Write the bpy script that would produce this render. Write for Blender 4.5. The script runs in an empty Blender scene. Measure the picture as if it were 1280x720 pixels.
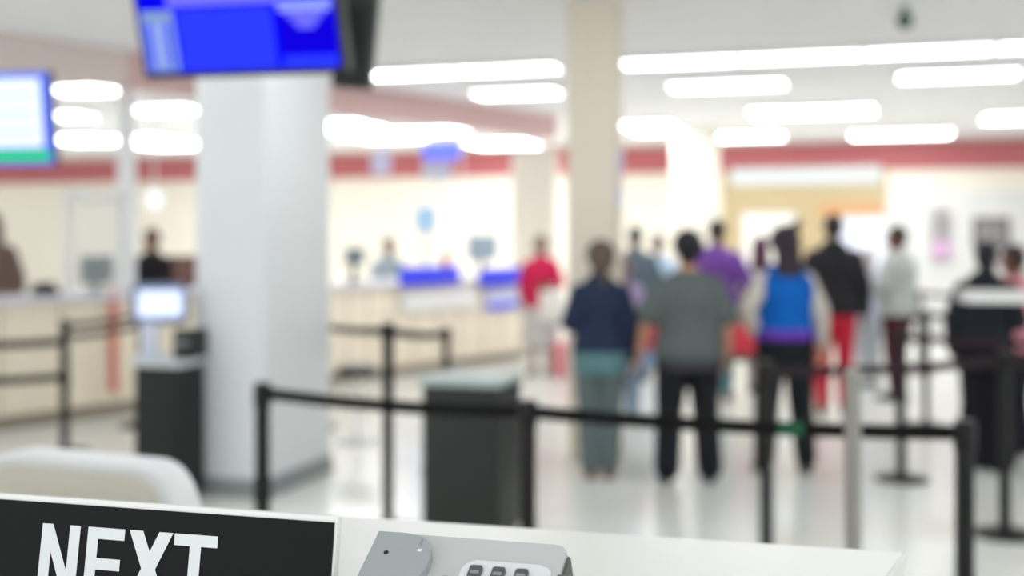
import bpy, bmesh, math, random
from mathutils import Vector, Matrix, Euler
random.seed(7)
scene = bpy.context.scene
COL = scene.collection
PI = math.pi
F = 1500.0            # focal length in pixels of a 1280x720 frame
CAMH = 1.6
TH = math.radians(17) # the hall runs slightly askew to the view
U = Vector((math.cos(TH), -math.sin(TH), 0))
V = Vector((math.sin(TH), math.cos(TH), 0))
ROOM_RZ = -TH
W = Vector((0.588, 0.809, 0))      # direction of the service counter
WN = Vector((-0.809, 0.588, 0))    # towards the staff side
W_RZ = math.atan2(W.y, W.x)
CEIL = 3.35

def pt(px, py, D):
    return Vector(((px-640)/F*D, D, CAMH-(py-300)/F*D))
def gx(px, D, z=0):
    return Vector(((px-640)/F*D, D, z))
def ray_plane(px, py, p0, n):
    d = Vector(((px-640)/F, 1, -(py-300)/F)); o = Vector((0, 0, CAMH))
    return o + d*((p0-o).dot(n)/d.dot(n))

# ---------------------------------------------------------------- materials
def lin(c):
    c = c/255.0
    return c/12.92 if c <= .04045 else ((c+.055)/1.055)**2.4
def rgb(r, g, b): return (lin(r), lin(g), lin(b), 1)
MATS = {}
def mat(name, col, rough=.5, metal=0, var=.06, scale=8, spec=.4, bump=0, alpha=None, transm=0):
    if name in MATS: return MATS[name]
    m = bpy.data.materials.new(name); m.use_nodes = True
    nt = m.node_tree; b = nt.nodes['Principled BSDF']
    b.inputs['Roughness'].default_value = rough; b.inputs['Metallic'].default_value = metal
    b.inputs['Specular IOR Level'].default_value = spec
    tc = nt.nodes.new('ShaderNodeTexCoord'); nz = nt.nodes.new('ShaderNodeTexNoise')
    nz.inputs['Scale'].default_value = scale; nz.inputs['Detail'].default_value = 4
    nt.links.new(tc.outputs['Object'], nz.inputs['Vector'])
    mx = nt.nodes.new('ShaderNodeMix'); mx.data_type = 'RGBA'
    c = rgb(*col)
    mx.inputs['A'].default_value = tuple(x*(1-var) for x in c[:3])+(1,)
    mx.inputs['B'].default_value = tuple(min(1, x*(1+var)) for x in c[:3])+(1,)
    nt.links.new(nz.outputs['Fac'], mx.inputs['Factor'])
    nt.links.new(mx.outputs['Result'], b.inputs['Base Color'])
    if bump:
        bp = nt.nodes.new('ShaderNodeBump'); bp.inputs['Strength'].default_value = bump
        bp.inputs['Distance'].default_value = .005
        nt.links.new(nz.outputs['Fac'], bp.inputs['Height']); nt.links.new(bp.outputs['Normal'], b.inputs['Normal'])
    if transm:
        b.inputs['Transmission Weight'].default_value = transm; b.inputs['IOR'].default_value = 1.02
    if alpha is not None: b.inputs['Alpha'].default_value = alpha
    MATS[name] = m
    return m
def emit(name, col, strength):
    if name in MATS: return MATS[name]
    m = bpy.data.materials.new(name); m.use_nodes = True
    nt = m.node_tree; nt.nodes.remove(nt.nodes['Principled BSDF'])
    e = nt.nodes.new('ShaderNodeEmission'); e.inputs['Color'].default_value = rgb(*col); e.inputs['Strength'].default_value = strength
    nt.links.new(e.outputs[0], nt.nodes['Material Output'].inputs['Surface'])
    MATS[name] = m
    return m

# ---------------------------------------------------------------- mesh tools
def bx(bm, c, s, rz=0, bev=0, M=None):
    r = bmesh.ops.create_cube(bm, size=1)
    vs = r['verts']
    bmesh.ops.scale(bm, vec=s, verts=vs)
    if bev:
        es = list({e for v in vs for e in v.link_edges})
        rr = bmesh.ops.bevel(bm, geom=es, offset=bev, segments=3, affect='EDGES', profile=.5)
        vs = list({v for f in rr['faces'] for v in f.verts} | {v for v in vs if v.is_valid})
        seen = set(vs); stack = list(vs)
        while stack:
            v = stack.pop()
            for e in v.link_edges:
                o = e.other_vert(v)
                if o not in seen: seen.add(o); stack.append(o)
        vs = list(seen)
    X = Matrix.Translation(Vector(c)) @ Matrix.Rotation(rz, 4, 'Z')
    if M is not None: X = M @ X
    bmesh.ops.transform(bm, matrix=X, verts=vs)
    return vs
def cyl(bm, p0, p1, r0, r1=None, seg=24):
    p0 = Vector(p0); p1 = Vector(p1); d = p1-p0
    r1 = r0 if r1 is None else r1
    X = Matrix.Translation((p0+p1)/2) @ d.to_track_quat('Z', 'Y').to_matrix().to_4x4()
    bmesh.ops.create_cone(bm, cap_ends=True, segments=seg, radius1=r0, radius2=r1, depth=d.length, matrix=X)
def ell(bm, c, r, rot=None, sub=3):
    X = Matrix.Translation(Vector(c))
    if rot is not None: X = X @ rot
    X = X @ Matrix.Diagonal((r[0], r[1], r[2], 1))
    bmesh.ops.create_icosphere(bm, subdivisions=sub, radius=1, matrix=X)
def caps(bm, p0, r0, p1, r1, seg=14):
    p0 = Vector(p0); p1 = Vector(p1)
    if (p1-p0).length > 1e-5: cyl(bm, p0, p1, r0, r1, seg)
    for p, r in ((p0, r0), (p1, r1)): ell(bm, p, (r, r, r), sub=2)
def lathe(bm, prof, c=(0, 0, 0), seg=32):
    c = Vector(c); rings = []
    for r, z in prof:
        rings.append([bm.verts.new(c+Vector((r*math.cos(2*PI*k/seg), r*math.sin(2*PI*k/seg), z))) for k in range(seg)])
    for a, b in zip(rings, rings[1:]):
        for k in range(seg): bm.faces.new((a[k], a[(k+1) % seg], b[(k+1) % seg], b[k]))
    bm.faces.new(rings[0][::-1]); bm.faces.new(rings[-1])
def loft(bm, rings):
    vr = [[bm.verts.new(p) for p in r] for r in rings]
    n = len(vr[0])
    for a, b in zip(vr, vr[1:]):
        for k in range(n): bm.faces.new((a[k], a[(k+1) % n], b[(k+1) % n], b[k]))
    bm.faces.new(vr[0][::-1]); bm.faces.new(vr[-1])
def prism(bm, pts, z0, z1):
    lo = [bm.verts.new((p[0], p[1], z0)) for p in pts]; hi = [bm.verts.new((p[0], p[1], z1)) for p in pts]
    n = len(pts)
    for k in range(n): bm.faces.new((lo[k], lo[(k+1) % n], hi[(k+1) % n], hi[k]))
    bm.faces.new(lo[::-1]); bm.faces.new(hi)
def NB(): return bmesh.new()
def smooth_mesh(me, ang=40):
    for p in me.polygons: p.use_smooth = True
    try: me.set_sharp_from_angle(angle=math.radians(ang))
    except Exception: pass
def obj(name, bm, m, parent=None, loc=None, rz=None, smooth=True, ang=40):
    bmesh.ops.recalc_face_normals(bm, faces=bm.faces)
    me = bpy.data.meshes.new(name); bm.to_mesh(me); bm.free()
    if smooth: smooth_mesh(me, ang)
    return link(name, me, m, parent, loc, rz)
def link(name, me, m, parent=None, loc=None, rz=None):
    o = bpy.data.objects.new(name, me)
    COL.objects.link(o)
    if m is not None:
        o.data.materials.clear(); o.data.materials.append(m)
    if parent is not None: o.parent = parent
    if loc is not None: o.location = loc
    if rz is not None: o.rotation_euler = (0, 0, rz)
    return o
def thing(name, label, cat, loc=(0, 0, 0), rz=0, group=None):
    o = bpy.data.objects.new(name, None); COL.objects.link(o)
    o.empty_display_size = .1
    o.location = loc; o.rotation_euler = (0, 0, rz)
    o['label'] = label; o['category'] = cat
    if group: o['group'] = group
    return o
def tag(o, label, cat, group=None):
    o['label'] = label; o['category'] = cat
    if group: o['group'] = group
    return o
def struct(name, bm, m, loc=None, rz=None, smooth=False, parent=None):
    o = obj(name, bm, m, parent, loc, rz, smooth=smooth)
    if parent is None: o['kind'] = 'structure'
    return o
def dup(root, loc=None, rz=None, label=None, group=None):
    r = root.copy(); COL.objects.link(r)
    if loc is not None: r.location = loc
    if rz is not None: r.rotation_euler = (0, 0, rz)
    if label: r['label'] = label
    if group: r['group'] = group
    for ch in list(root.children):
        c = ch.copy(); COL.objects.link(c); c.parent = r
        for g in list(ch.children):
            d = g.copy(); COL.objects.link(d); d.parent = c
    return r
def remesh(bm, vox, it=4, zmin=None):
    me = bpy.data.meshes.new('tmp'); bmesh.ops.recalc_face_normals(bm, faces=bm.faces); bm.to_mesh(me); bm.free()
    o = bpy.data.objects.new('tmp', me); COL.objects.link(o)
    r = o.modifiers.new('r', 'REMESH'); r.mode = 'VOXEL'; r.voxel_size = vox
    if it:
        s = o.modifiers.new('s', 'SMOOTH'); s.factor = .5; s.iterations = it
    dg = bpy.context.evaluated_depsgraph_get()
    out = bpy.data.meshes.new_from_object(o.evaluated_get(dg))
    bpy.data.objects.remove(o); bpy.data.meshes.remove(me)
    if zmin is not None:
        for v in out.vertices:
            if v.co.z < zmin: v.co.z = zmin
    for p in out.polygons: p.use_smooth = True
    return out

# ---------------------------------------------------------------- palette
cream = mat('cream paint', (240, 233, 218), .7, var=.02, scale=.6)
white_paint = mat('white paint', (238, 238, 234), .6, var=.02, scale=1)
col_paint = mat('column paint', (228, 232, 233), .55, var=.02, scale=1.5)
beige_paint = mat('beige paint', (232, 222, 204), .6, var=.02, scale=1.5)
red_paint = mat('dusty red paint', (186, 104, 108), .6, var=.05, scale=.7)
pink_paint = mat('faded rose paint', (218, 184, 181), .6, var=.06, scale=.4)
tan_paint = mat('tan paint', (192, 174, 136), .6, var=.05, scale=1)
orange_paint = mat('orange paint', (212, 158, 110), .6, var=.05, scale=1)
ceil_paint = mat('ceiling paint', (246, 246, 247), .8, var=.02, scale=.8)
grey_base = mat('grey rubber baseboard', (140, 146, 146), .5)
black_metal = mat('black powder coat', (13, 14, 14), .45, spec=.3)
black_belt = mat('black webbing', (15, 15, 15), .8, bump=.2, scale=150, spec=.2)
maroon_belt = mat('dark webbing', (48, 38, 42), .8, bump=.2, scale=150, spec=.2)
green_belt = mat('dark green webbing', (24, 84, 58), .8)
black_plastic = mat('black plastic', (22, 24, 24), .4)
charcoal = mat('charcoal laminate', (45, 47, 46), .5, spec=.3)
black_lam = mat('black laminate', (27, 29, 29), .5, spec=.3)
worktop_grey = mat('pale grey worktop', (196, 202, 202), .35)
steel = mat('brushed steel', (150, 148, 142), .35, metal=.35)
counter_white = mat('white solid surface', (236, 236, 231), .3, var=.015, scale=3, spec=.45)
maple = mat('maple laminate', (247, 236, 214), .45, var=.05, scale=3)
kick = mat('grey kick plate', (150, 140, 124), .5)
glass = mat('clear glass', (235, 245, 245), .05, alpha=.18, var=0)
blue_panel = mat('bright blue panel', (62, 74, 245), .4)
sky_sign = mat('sky blue sign', (168, 210, 240), .5)
lav = mat('lavender sign', (214, 216, 244), .5)
white_plastic = mat('white plastic', (240, 240, 238), .4)
grey_plastic = mat('grey plastic', (128, 136, 136), .4)
tube_light = emit('fluorescent diffuser', (250, 252, 255), 9.0)
fix_white = mat('fixture enamel', (240, 240, 238), .4)

# ---------------------------------------------------------------- floor
def floor_mat():
    m = bpy.data.materials.new('polished tile'); m.use_nodes = True
    nt = m.node_tree; b = nt.nodes['Principled BSDF']
    tc = nt.nodes.new('ShaderNodeTexCoord')
    br = nt.nodes.new('ShaderNodeTexBrick'); br.offset = 0
    br.inputs['Color1'].default_value = rgb(234, 237, 233); br.inputs['Color2'].default_value = rgb(229, 232, 227)
    br.inputs['Mortar'].default_value = rgb(216, 216, 212)
    br.inputs['Scale'].default_value = 1; br.inputs['Brick Width'].default_value = .46; br.inputs['Row Height'].default_value = .46
    br.inputs['Mortar Size'].default_value = .004
    nt.links.new(tc.outputs['Object'], br.inputs['Vector'])
    nz = nt.nodes.new('ShaderNodeTexNoise'); nz.inputs['Scale'].default_value = 1.1; nz.inputs['Detail'].default_value = 5
    nt.links.new(tc.outputs['Object'], nz.inputs['Vector'])
    cr = nt.nodes.new('ShaderNodeValToRGB'); cr.color_ramp.elements[0].position = .35; cr.color_ramp.elements[1].position = .7
    cr.color_ramp.elements[0].color = (1, 1, 1, 1); cr.color_ramp.elements[1].color = rgb(252, 247, 240)
    nt.links.new(nz.outputs['Fac'], cr.inputs['Fac'])
    mx = nt.nodes.new('ShaderNodeMix'); mx.data_type = 'RGBA'; mx.blend_type = 'MULTIPLY'; mx.inputs['Factor'].default_value = 1
    nt.links.new(br.outputs['Color'], mx.inputs['A']); nt.links.new(cr.outputs['Color'], mx.inputs['B'])
    nt.links.new(mx.outputs['Result'], b.inputs['Base Color'])
    b.inputs['Roughness'].default_value = .22; b.inputs['Specular IOR Level'].default_value = .5
    return m
def slab(name, m, u0, u1, v0, v1, z0, z1):
    bm = NB(); bx(bm, ((u0+u1)/2, (v0+v1)/2, (z0+z1)/2), (u1-u0, v1-v0, z1-z0))
    return struct(name, bm, m, rz=ROOM_RZ)
# far wall line: through (5.1, 21.25) along U
FAR = Vector((5.1, 21.25, 0)).dot(V)
slab('floor', floor_mat(), -22, 14, -3, FAR+.2, -.1, 0)
slab('ceiling', ceil_paint, -22, 14, -3, FAR+.2, CEIL, CEIL+.12)
slab('wall_back', cream, -22, 14, FAR, FAR+.2, 0, CEIL)
slab('trim_1', red_paint, -22, 14, FAR-.06, FAR, 2.83, CEIL-.06)
slab('baseboard_back', grey_base, -22, 14, FAR-.02, FAR, 0, .12)
def on_far(px, py, off=0):
    p = ray_plane(px, py, V*(FAR-off), V)
    return p.dot(U), p.z
def far_rect(px0, px1, py0, py1, m, th=.03, bev=0):
    """box hung on the far wall, in room coordinates"""
    ua, za = on_far(px0, (py0+py1)/2); ub, _ = on_far(px1, (py0+py1)/2)
    _, zt = on_far((px0+px1)/2, py0); _, zb = on_far((px0+px1)/2, py1)
    bm = NB(); bx(bm, (0, 0, 0), (ub-ua, th, zt-zb), bev=bev)
    return bm, U*((ua+ub)/2)+V*(FAR-th/2)+Vector((0, 0, (zt+zb)/2)), (ub-ua, th, zt-zb)
# tan and white painted sections of the far wall
bm, l, s = far_rect(903, 1108, 214, 420, tan_paint, .02); struct('trim_2', bm, tan_paint, l, ROOM_RZ)
bm, l, s = far_rect(1108, 1330, 238, 420, white_paint, .02); struct('trim_3', bm, mat('soft white paint', (224, 223, 220), .6, var=.02, scale=1), l, ROOM_RZ)
bm, l, s = far_rect(1022, 1104, 256, 268, orange_paint, .05); struct('trim_4', bm, orange_paint, l, ROOM_RZ)
# glazed openings in the far wall
def window_far(n, px0, px1, py0, py1, e):
    bm, l, s = far_rect(px0, px1, py0, py1, None, .04)
    o = struct('window_%d' % n, bm, e, l, ROOM_RZ)
    bm = NB()
    for sx in (-1, 0, 1): bx(bm, (sx*s[0]/2, -.03, 0), (.06, .05, s[2]+.06))
    for sz in (-1, 1): bx(bm, (0, -.03, sz*s[2]/2), (s[0]+.06, .05, .06))
    obj('window_frame', bm, white_plastic, o, smooth=False)
day = emit('daylight pane', (236, 242, 255), 1.15)
warm_pane = emit('lit pane', (255, 250, 238), 1.1)
window_far(1, 1042, 1106, 272, 345, day)
window_far(2, 930, 992, 268, 330, warm_pane)
# long light under the red band
bm, l, s = far_rect(914, 1102, 211, 231, None, .1, .02)
o = tag(obj('strip_light', bm, emit('header light', (232, 238, 236), .95), loc=l, rz=ROOM_RZ), 'long pale strip light under the red band on the far wall', 'light')
bm = NB(); bx(bm, (0, .02, s[2]/2+.02), (s[0]+.04, .06, .04)); obj('housing', bm, fix_white, o)
# framed picture and notice on the white section
bm, l, s = far_rect(1216, 1262, 272, 312, None, .04, .008)
o = tag(obj('picture_frame', bm, mat('dark frame', (70, 66, 66), .5), loc=l, rz=ROOM_RZ), 'dark framed picture on the white wall at far right', 'picture')
bm = NB(); bx(bm, (0, -.022, 0), (s[0]-.12, .01, s[2]-.12)); obj('print', bm, mat('print', (140, 138, 136), .4), o)
bm, l, s = far_rect(1163, 1190, 262, 330, None, .02)
o = tag(obj('wall_poster', bm, mat('poster paper', (226, 218, 226), .6), loc=l, rz=ROOM_RZ), 'pale pinkish poster on white wall left of dark picture', 'poster')
bm = NB(); bx(bm, (0, -.012, -s[2]*.22), (s[0]*.8, .006, s[2]*.3)); obj('picture', bm, mat('pink ink', (220, 176, 214), .6), o)

# ---------------------------------------------------------------- bulkhead over the service counter
C0 = Vector((-4.27, 10, 0))             # a point on the counter front
def on_w(px, off=0):
    p0 = C0+WN*off
    d = Vector(((px-640)/F, 1, 0)); t = p0.dot(WN)/d.dot(WN)
    return d*t
s0, s1 = -6, (on_w(704)-C0).dot(W)
for n_, sa_, sb_, m_ in ((5, s0, (on_w(168)-C0).dot(W), mat('pale blush paint', (228, 214, 208), .6, var=.05, scale=.4)), (6, (on_w(168)-C0).dot(W), s1, pink_paint)):
    bm = NB(); bx(bm, ((sa_+sb_)/2, .25, (3.03+CEIL)/2), (sb_-sa_, .3, CEIL-3.03))
    struct('trim_%d' % n_, bm, m_, loc=C0, rz=W_RZ)

# ---------------------------------------------------------------- columns
def column(name, label, corner, au, av, m, base=None, capm=None):
    t = thing(name, label, 'column', corner, ROOM_RZ)
    bm = NB(); bx(bm, (-au/2, av/2, CEIL/2), (au, av, CEIL), bev=.012); obj('shaft', bm, m, t)
    if base:
        bm = NB(); bx(bm, (-au/2, av/2, .06), (au+.03, av+.03, .12), bev=.006); obj('baseboard', bm, base, t)
    return t
column('column', 'thick pale grey square column behind the self service kiosk and blue screen', gx(331, 7.4), .487, .92, col_paint, grey_base)
column('column', 'tall beige column behind the person in the navy jacket', gx(768, 8.72), .355, .30, beige_paint, None)
column('column', 'cream column against far wall beside the tan painted section', gx(897, 18.6), .72, .3, cream, grey_base)
# white partition at the end of the service counter
bm = NB(); bx(bm, (0, 0, 1.45), (.66, .15, 2.9), bev=.01)
o = tag(obj('partition_panel', bm, cream, loc=gx(668, 17.6), rz=ROOM_RZ), 'white upright partition panel behind the person in red shirt', 'partition')
bm = NB(); bx(bm, (0, 0, .06), (.69, .18, .12)); obj('baseboard', bm, grey_base, o)

# ---------------------------------------------------------------- ceiling lights
def fixture_mesh(L, wd):
    bm = NB()
    for s in (-1, 1):
        bx(bm, (0, s*(wd/2), -.03), (L, .03, .06)); bx(bm, (s*(L/2-.015), 0, -.03), (.03, wd, .06))
    bx(bm, (0, 0, -.006), (L, wd, .012))
    d = NB(); bx(d, (0, 0, -.04), (L-.03, wd-.03, .045), bev=.015)
    return bm, d
ROWN = [0]
def fixture(c, L, wd, label, group=None, rz=ROOM_RZ):
    t = thing('ceiling_light', label, 'ceiling light', (c.x, c.y, CEIL), rz, group)
    a, b = fixture_mesh(L, wd)
    obj('frame', a, fix_white, t, smooth=False); obj('diffuser', b, tube_light, t)
def on_ceil(px, py):
    return ray_plane(px, py, Vector((0, 0, CEIL)), Vector((0, 0, 1)))
# the long continuous row across the hall
pc = on_ceil(1000, 64); vrow = pc.dot(V)
def row_u(px):
    d = Vector(((px-640)/F, 1, 0)); return (d*(vrow/d.dot(V))).dot(U)
for (xa, xb, gname, lab) in ((452, 700, 'left half of the long bright row of ceiling lights', 'long fluorescent fixture in the bright ceiling row left of beige column'),
                             (778, 1420, 'right half of the long bright row of ceiling lights', 'long fluorescent fixture in the bright ceiling row right of beige column')):
    ua, ub = row_u(xa), row_u(xb); n = max(1, round((ub-ua)/1.25)); L = (ub-ua)/n
    for k in range(n):
        c = U*(ua+L*(k+.5))+V*vrow
        fixture(c, L-.01, .36, lab, gname)
def light_px(x0, x1, y, label, wd=.5):
    c = on_ceil((x0+x1)/2, y); L = (x1-x0)/F*c.y/math.cos(TH)*.97
    fixture(c, L, wd, label)
light_px(838, 980, 101, 'ceiling light just below the long row, right of beige column')
light_px(1126, 1268, 88, 'ceiling light under the long row at upper right')
light_px(592, 700, 111, 'ceiling light under the long row, left of beige column')
light_px(940, 1090, 135, 'wide ceiling light in middle of the right hand ceiling', .9)
light_px(784, 850, 156, 'short bright ceiling light against right edge of beige column', 1.6)
light_px(876, 978, 167, 'ceiling light above left end of the far red band', .9)
light_px(1066, 1186, 164, 'ceiling light above middle of the far red band', .9)
light_px(1232, 1330, 142, 'ceiling light at right edge of the view', .9)
light_px(62, 182, 106, 'ceiling light right of the white screen, topmost of the left group', .6)
light_px(160, 250, 132, 'ceiling light left of pale grey column, second row', .6)
light_px(64, 112, 140, 'small ceiling light beside the white screen', .6)
light_px(64, 150, 171, 'ceiling light below right of the white screen, lowest row', 1.2)
light_px(142, 245, 174, 'wide ceiling light left of pale grey column, lowest row', 2.2)
light_px(408, 500, 160, 'bright ceiling light just right of pale grey column', 3.2)
light_px(498, 582, 160, 'ceiling light over the blue hanging sign', .9)
light_px(585, 668, 176, 'ceiling light above white partition panel', 1.4)

# unseen fixture rows added above the view to give the near hall top light
for vv, lab in ((3.6, 'added unseen ceiling light over the near belt line'), (6.5, 'added unseen ceiling light over the blue screen row')):
    for uu in (-9.5, -7.2, -4.9, -2.6, -.3, 2.0, 4.3):
        fixture(U*uu+V*vv, 1.25, .36, lab, lab.replace('light', 'lights'))
# security dome hanging near the top of the view
p = on_ceil(1131, 8)
t = thing('security_camera', 'small dark camera dome hanging from ceiling at upper right', 'camera', (p.x, p.y, CEIL))
bm = NB(); cyl(bm, (0, 0, -.09), (0, 0, 0), .03); obj('stem', bm, mat('sage metal', (110, 128, 120), .5), t)
bm = NB(); ell(bm, (0, 0, -.11), (.065, .065, .06)); obj('dome', bm, mat('dark green glass', (70, 96, 88), .3), t)

# ---------------------------------------------------------------- service counter units along W
def counter_unit(sa, sb, label, front=maple):
    t = thing('service_counter', label, 'counter', C0+W*((sa+sb)/2), W_RZ, None)
    L = sb-sa-.01
    bm = NB(); bx(bm, (0, .35, .59), (L, .66, .94), bev=.006); obj('cabinet', bm, front, t)
    bm = NB(); bx(bm, (0, .37, .06), (L, .62, .12)); obj('kick_plate', bm, kick, t)
    bm = NB()
    for s in (-1, 0, 1): bx(bm, (s*L/3.2, .016, .6), (.008, .006, .9))
    obj('panel_seam', bm, kick, t, smooth=False)
    bm = NB(); bx(bm, (0, .34, 1.085), (L, .78, .05), bev=.008); obj('worktop', bm, mat('pale worktop', (226, 226, 236), .3), t)
    return t
def sw(px): return (on_w(px)-C0).dot(W)
units = [(-3.4, -.9, 'maple service counter section running out of view at left edge'),
         (-.9, sw(120), 'maple service counter section behind leftmost black belt post'),
         (sw(120), sw(245), 'maple service counter section with a red strip, behind the kiosk'),
         (sw(245), sw(420), 'maple service counter section mostly hidden behind the grey column'),
         (sw(420), sw(500), 'maple service counter section just right of the grey column'),
         (sw(500), sw(592), 'maple service counter section with blue panel and white front board'),
         (sw(592), sw(662), 'maple service counter section nearest the person in red')]
for a, b, l in units: counter_unit(a, b, l)
CT = 1.11
def wpt(px, off, z=CT):
    p = on_w(px, off); p.z = z; return p
def wbox(name, px0, px1, py0, py1, off, m, label, cat, th=.04, bev=.006, sits=None):
    a, b = on_w(px0, off), on_w(px1, off); c = (a+b)/2; L = (b-a).length
    zt = CAMH-(py0-300)/F*c.y; zb = CAMH-(py1-300)/F*c.y if sits is None else sits
    bm = NB(); bx(bm, (0, 0, (zt-zb)/2), (L, th, zt-zb), bev=bev)
    c.z = zb
    o = obj(name, bm, m, loc=c, rz=W_RZ); tag(o, label, cat); return o, L, zt-zb
wbox('sign_panel', 500, 574, 333, 357, -.075, blue_panel, 'bright blue panel on counter left of the crimson bottle', 'sign')
wbox('sign_panel', 600, 656, 335, 357, -.075, blue_panel, 'bright blue panel on counter beside person in red shirt', 'sign')
o, L, H = wbox('notice_board', 502, 594, 362, 388, -.02, white_plastic, 'plain white board on counter front below the left blue panel', 'board', th=.03)
o, L, H = wbox('notice_board', 606, 648, 362, 388, -.02, lav, 'lavender board with blue lower stripe on counter front', 'board', th=.03)
bm = NB(); bx(bm, (0, -.018, H*.22), (L*.86, .006, H*.3)); obj('stripe', bm, blue_panel, o)
wbox('tape_strip', 137, 147, 362, 490, -.012, mat('red tape', (222, 130, 116), .6), 'red vertical strip on counter front beside the kiosk', 'strip', th=.012, bev=0)
# glass partition with post on the left counter
t = thing('glass_screen', 'white framed glass screen standing on the left service counter', 'screen', wpt(120, .3), W_RZ)
a, b = on_w(84, .3), on_w(150, .3); L = (b-a).length; off = ((a+b)/2-wpt(120, .3)).dot(W)
bm = NB()
for s in (-1, 1): bx(bm, (off+s*L/2, 0, .45), (.05, .05, .9))
bx(bm, (off, 0, .9), (L+.05, .05, .1)); obj('frame', bm, white_plastic, t)
bm = NB(); bx(bm, (off, 0, .44), (L-.04, .012, .84)); obj('pane', bm, glass, t)
bm = NB(); bx(bm, (0, 0, (CEIL-CT)/2), (.13, .13, CEIL-CT), bev=.01)
o = tag(obj('support_post', bm, mat('white post paint', (246, 247, 248), .5), loc=wpt(158, .36), rz=W_RZ), 'slim white post from left service counter to ceiling', 'post')
bm = NB(); bx(bm, (0, 0, .01), (.16, .16, .02)); obj('foot_plate', bm, white_plastic, o)
# computer monitors and small office things on the counter
def monitor(label, loc, w, h, rz, back, face, lift=.12):
    t = thing('computer_monitor', label, 'monitor', loc, rz)
    bm = NB(); bx(bm, (0, 0, .01), (.2, .16, .02), bev=.006); obj('base', bm, black_plastic, t)
    bm = NB(); bx(bm, (0, .0, lift/2+.03), (.05, .04, lift+.06)); obj('neck', bm, black_plastic, t)
    bm = NB(); bx(bm, (0, -.02, lift+h/2), (w, .05, h), bev=.012); obj('housing', bm, back, t)
    bm = NB(); bx(bm, (0, .008, lift+h/2), (w-.04, .006, h-.04)); obj('display', bm, face, t)
    return t
dk = mat('slate plastic', (62, 70, 76), .5)
scr = emit('dim screen', (190, 205, 220), .6)
monitor('dark monitor seen from behind on the left counter behind glass screen', wpt(119, .5), .34, .26, W_RZ, dk, scr, .08)
monitor('small dark monitor beside the clerk in grey on middle counter', wpt(442, .45), .3, .2, W_RZ, mat('teal plastic', (104, 124, 124), .5), scr, .2)
monitor('wide grey blue monitor seen from behind right of the crimson bottle', wpt(602, .4), .62, .34, W_RZ, mat('blue grey plastic', (164, 182, 192), .5), scr, .22)
t = thing('desk_telephone', 'tiny black desk telephone on the far left service counter', 'telephone', wpt(56, .3), W_RZ)
bm = NB(); bx(bm, (0, 0, .03), (.2, .2, .06), bev=.02); obj('body', bm, black_plastic, t)
bm = NB(); caps(bm, (-.08, 0, .085), .028, (.08, 0, .085), .028); obj('handset', bm, black_plastic, t)
# crimson bottle
bm = NB(); lathe(bm, [(.05, 0), (.055, .02), (.055, .22), (.04, .28), (.02, .33), (.02, .38)])
o = tag(obj('bottle', bm, mat('crimson plastic', (180, 66, 92), .4), loc=wpt(557, .3)), 'crimson bottle standing on the middle counter behind blue panel', 'bottle')
bm = NB(); cyl(bm, (0, 0, .38), (0, 0, .42), .024); obj('cap', bm, white_plastic, o)
# sky blue pole sign and hanging signs
t = thing('pole_sign', 'light blue sign on slim pole above the middle counter', 'sign', wpt(532, .45), W_RZ)
bm = NB(); cyl(bm, (0, 0, 0), (0, 0, .66), .035); cyl(bm, (0, 0, 0), (0, 0, .02), .1); obj('pole', bm, mat('blue grey pole', (190, 206, 214), .5), t)
bm = NB(); bx(bm, (0, 0, .76), (.36, .03, .3), bev=.01); obj('board', bm, sky_sign, t)
def hanging(name, label, px, py0, py1, wd, m, off):
    c = on_w(px, off); zt = CAMH-(py0-300)/F*c.y; zb = CAMH-(py1-300)/F*c.y
    t = thing(name, label, 'sign', (c.x, c.y, zb), ROOM_RZ)
    bm = NB(); bx(bm, (0, 0, (zt-zb)/2), (wd, .05, zt-zb), bev=.01); obj('board', bm, m, t)
    bm = NB()
    for s in (-1, 1): cyl(bm, (s*wd*.35, 0, zt-zb-.02), (s*wd*.35, 0, CEIL-zb), .008)
    obj('hanger', bm, steel, t)
hanging('hanging_sign', 'pale lavender sign hanging right of the grey column', 476, 188, 218, .26, lav, .9)
hanging('hanging_sign', 'blue lit sign hanging over the middle counter', 552, 178, 200, .55, emit('blue glow', (120, 136, 255), 1.0), 1.0)
hanging('hanging_sign', 'plain whitish grey sign hanging below the blue one', 546, 203, 226, .42, mat('pale grey board', (216, 218, 224), .5), 1.25)
# white globe lamps
def globe(label, p):
    t = thing('pendant_lamp', label, 'lamp', (p.x, p.y, p.z))
    bm = NB(); ell(bm, (0, 0, 0), (.1, .1, .12)); obj('shade', bm, emit('opal glass', (246, 250, 250), 1.0), t)
    bm = NB(); cyl(bm, (0, 0, .11), (0, 0, CEIL-p.z), .012); obj('cord', bm, white_plastic, t)
c = on_w(578, 1.6); globe('white globe lamp hanging over middle counter beside the signs', Vector((c.x, c.y, 2.28)))
c = on_w(193, 1.8); globe('small white globe lamp hanging between white post and grey column', Vector((c.x, c.y, 2.05)))
# small notices on the beige column side
for px, py, l in ((779, 203, 'upper pale blue notice on right side of the beige column'), (778, 246, 'lower pale blue notice on right side of the beige column')):
    q = gx(768, 8.72)+U*.008+V*.16; q.z = CAMH-(py-300)/F*8.85
    bm = NB(); bx(bm, (0, 0, 0), (.012, .16, .17))
    o = tag(obj('notice', bm, lav, loc=q, rz=ROOM_RZ), l, 'notice')

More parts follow.
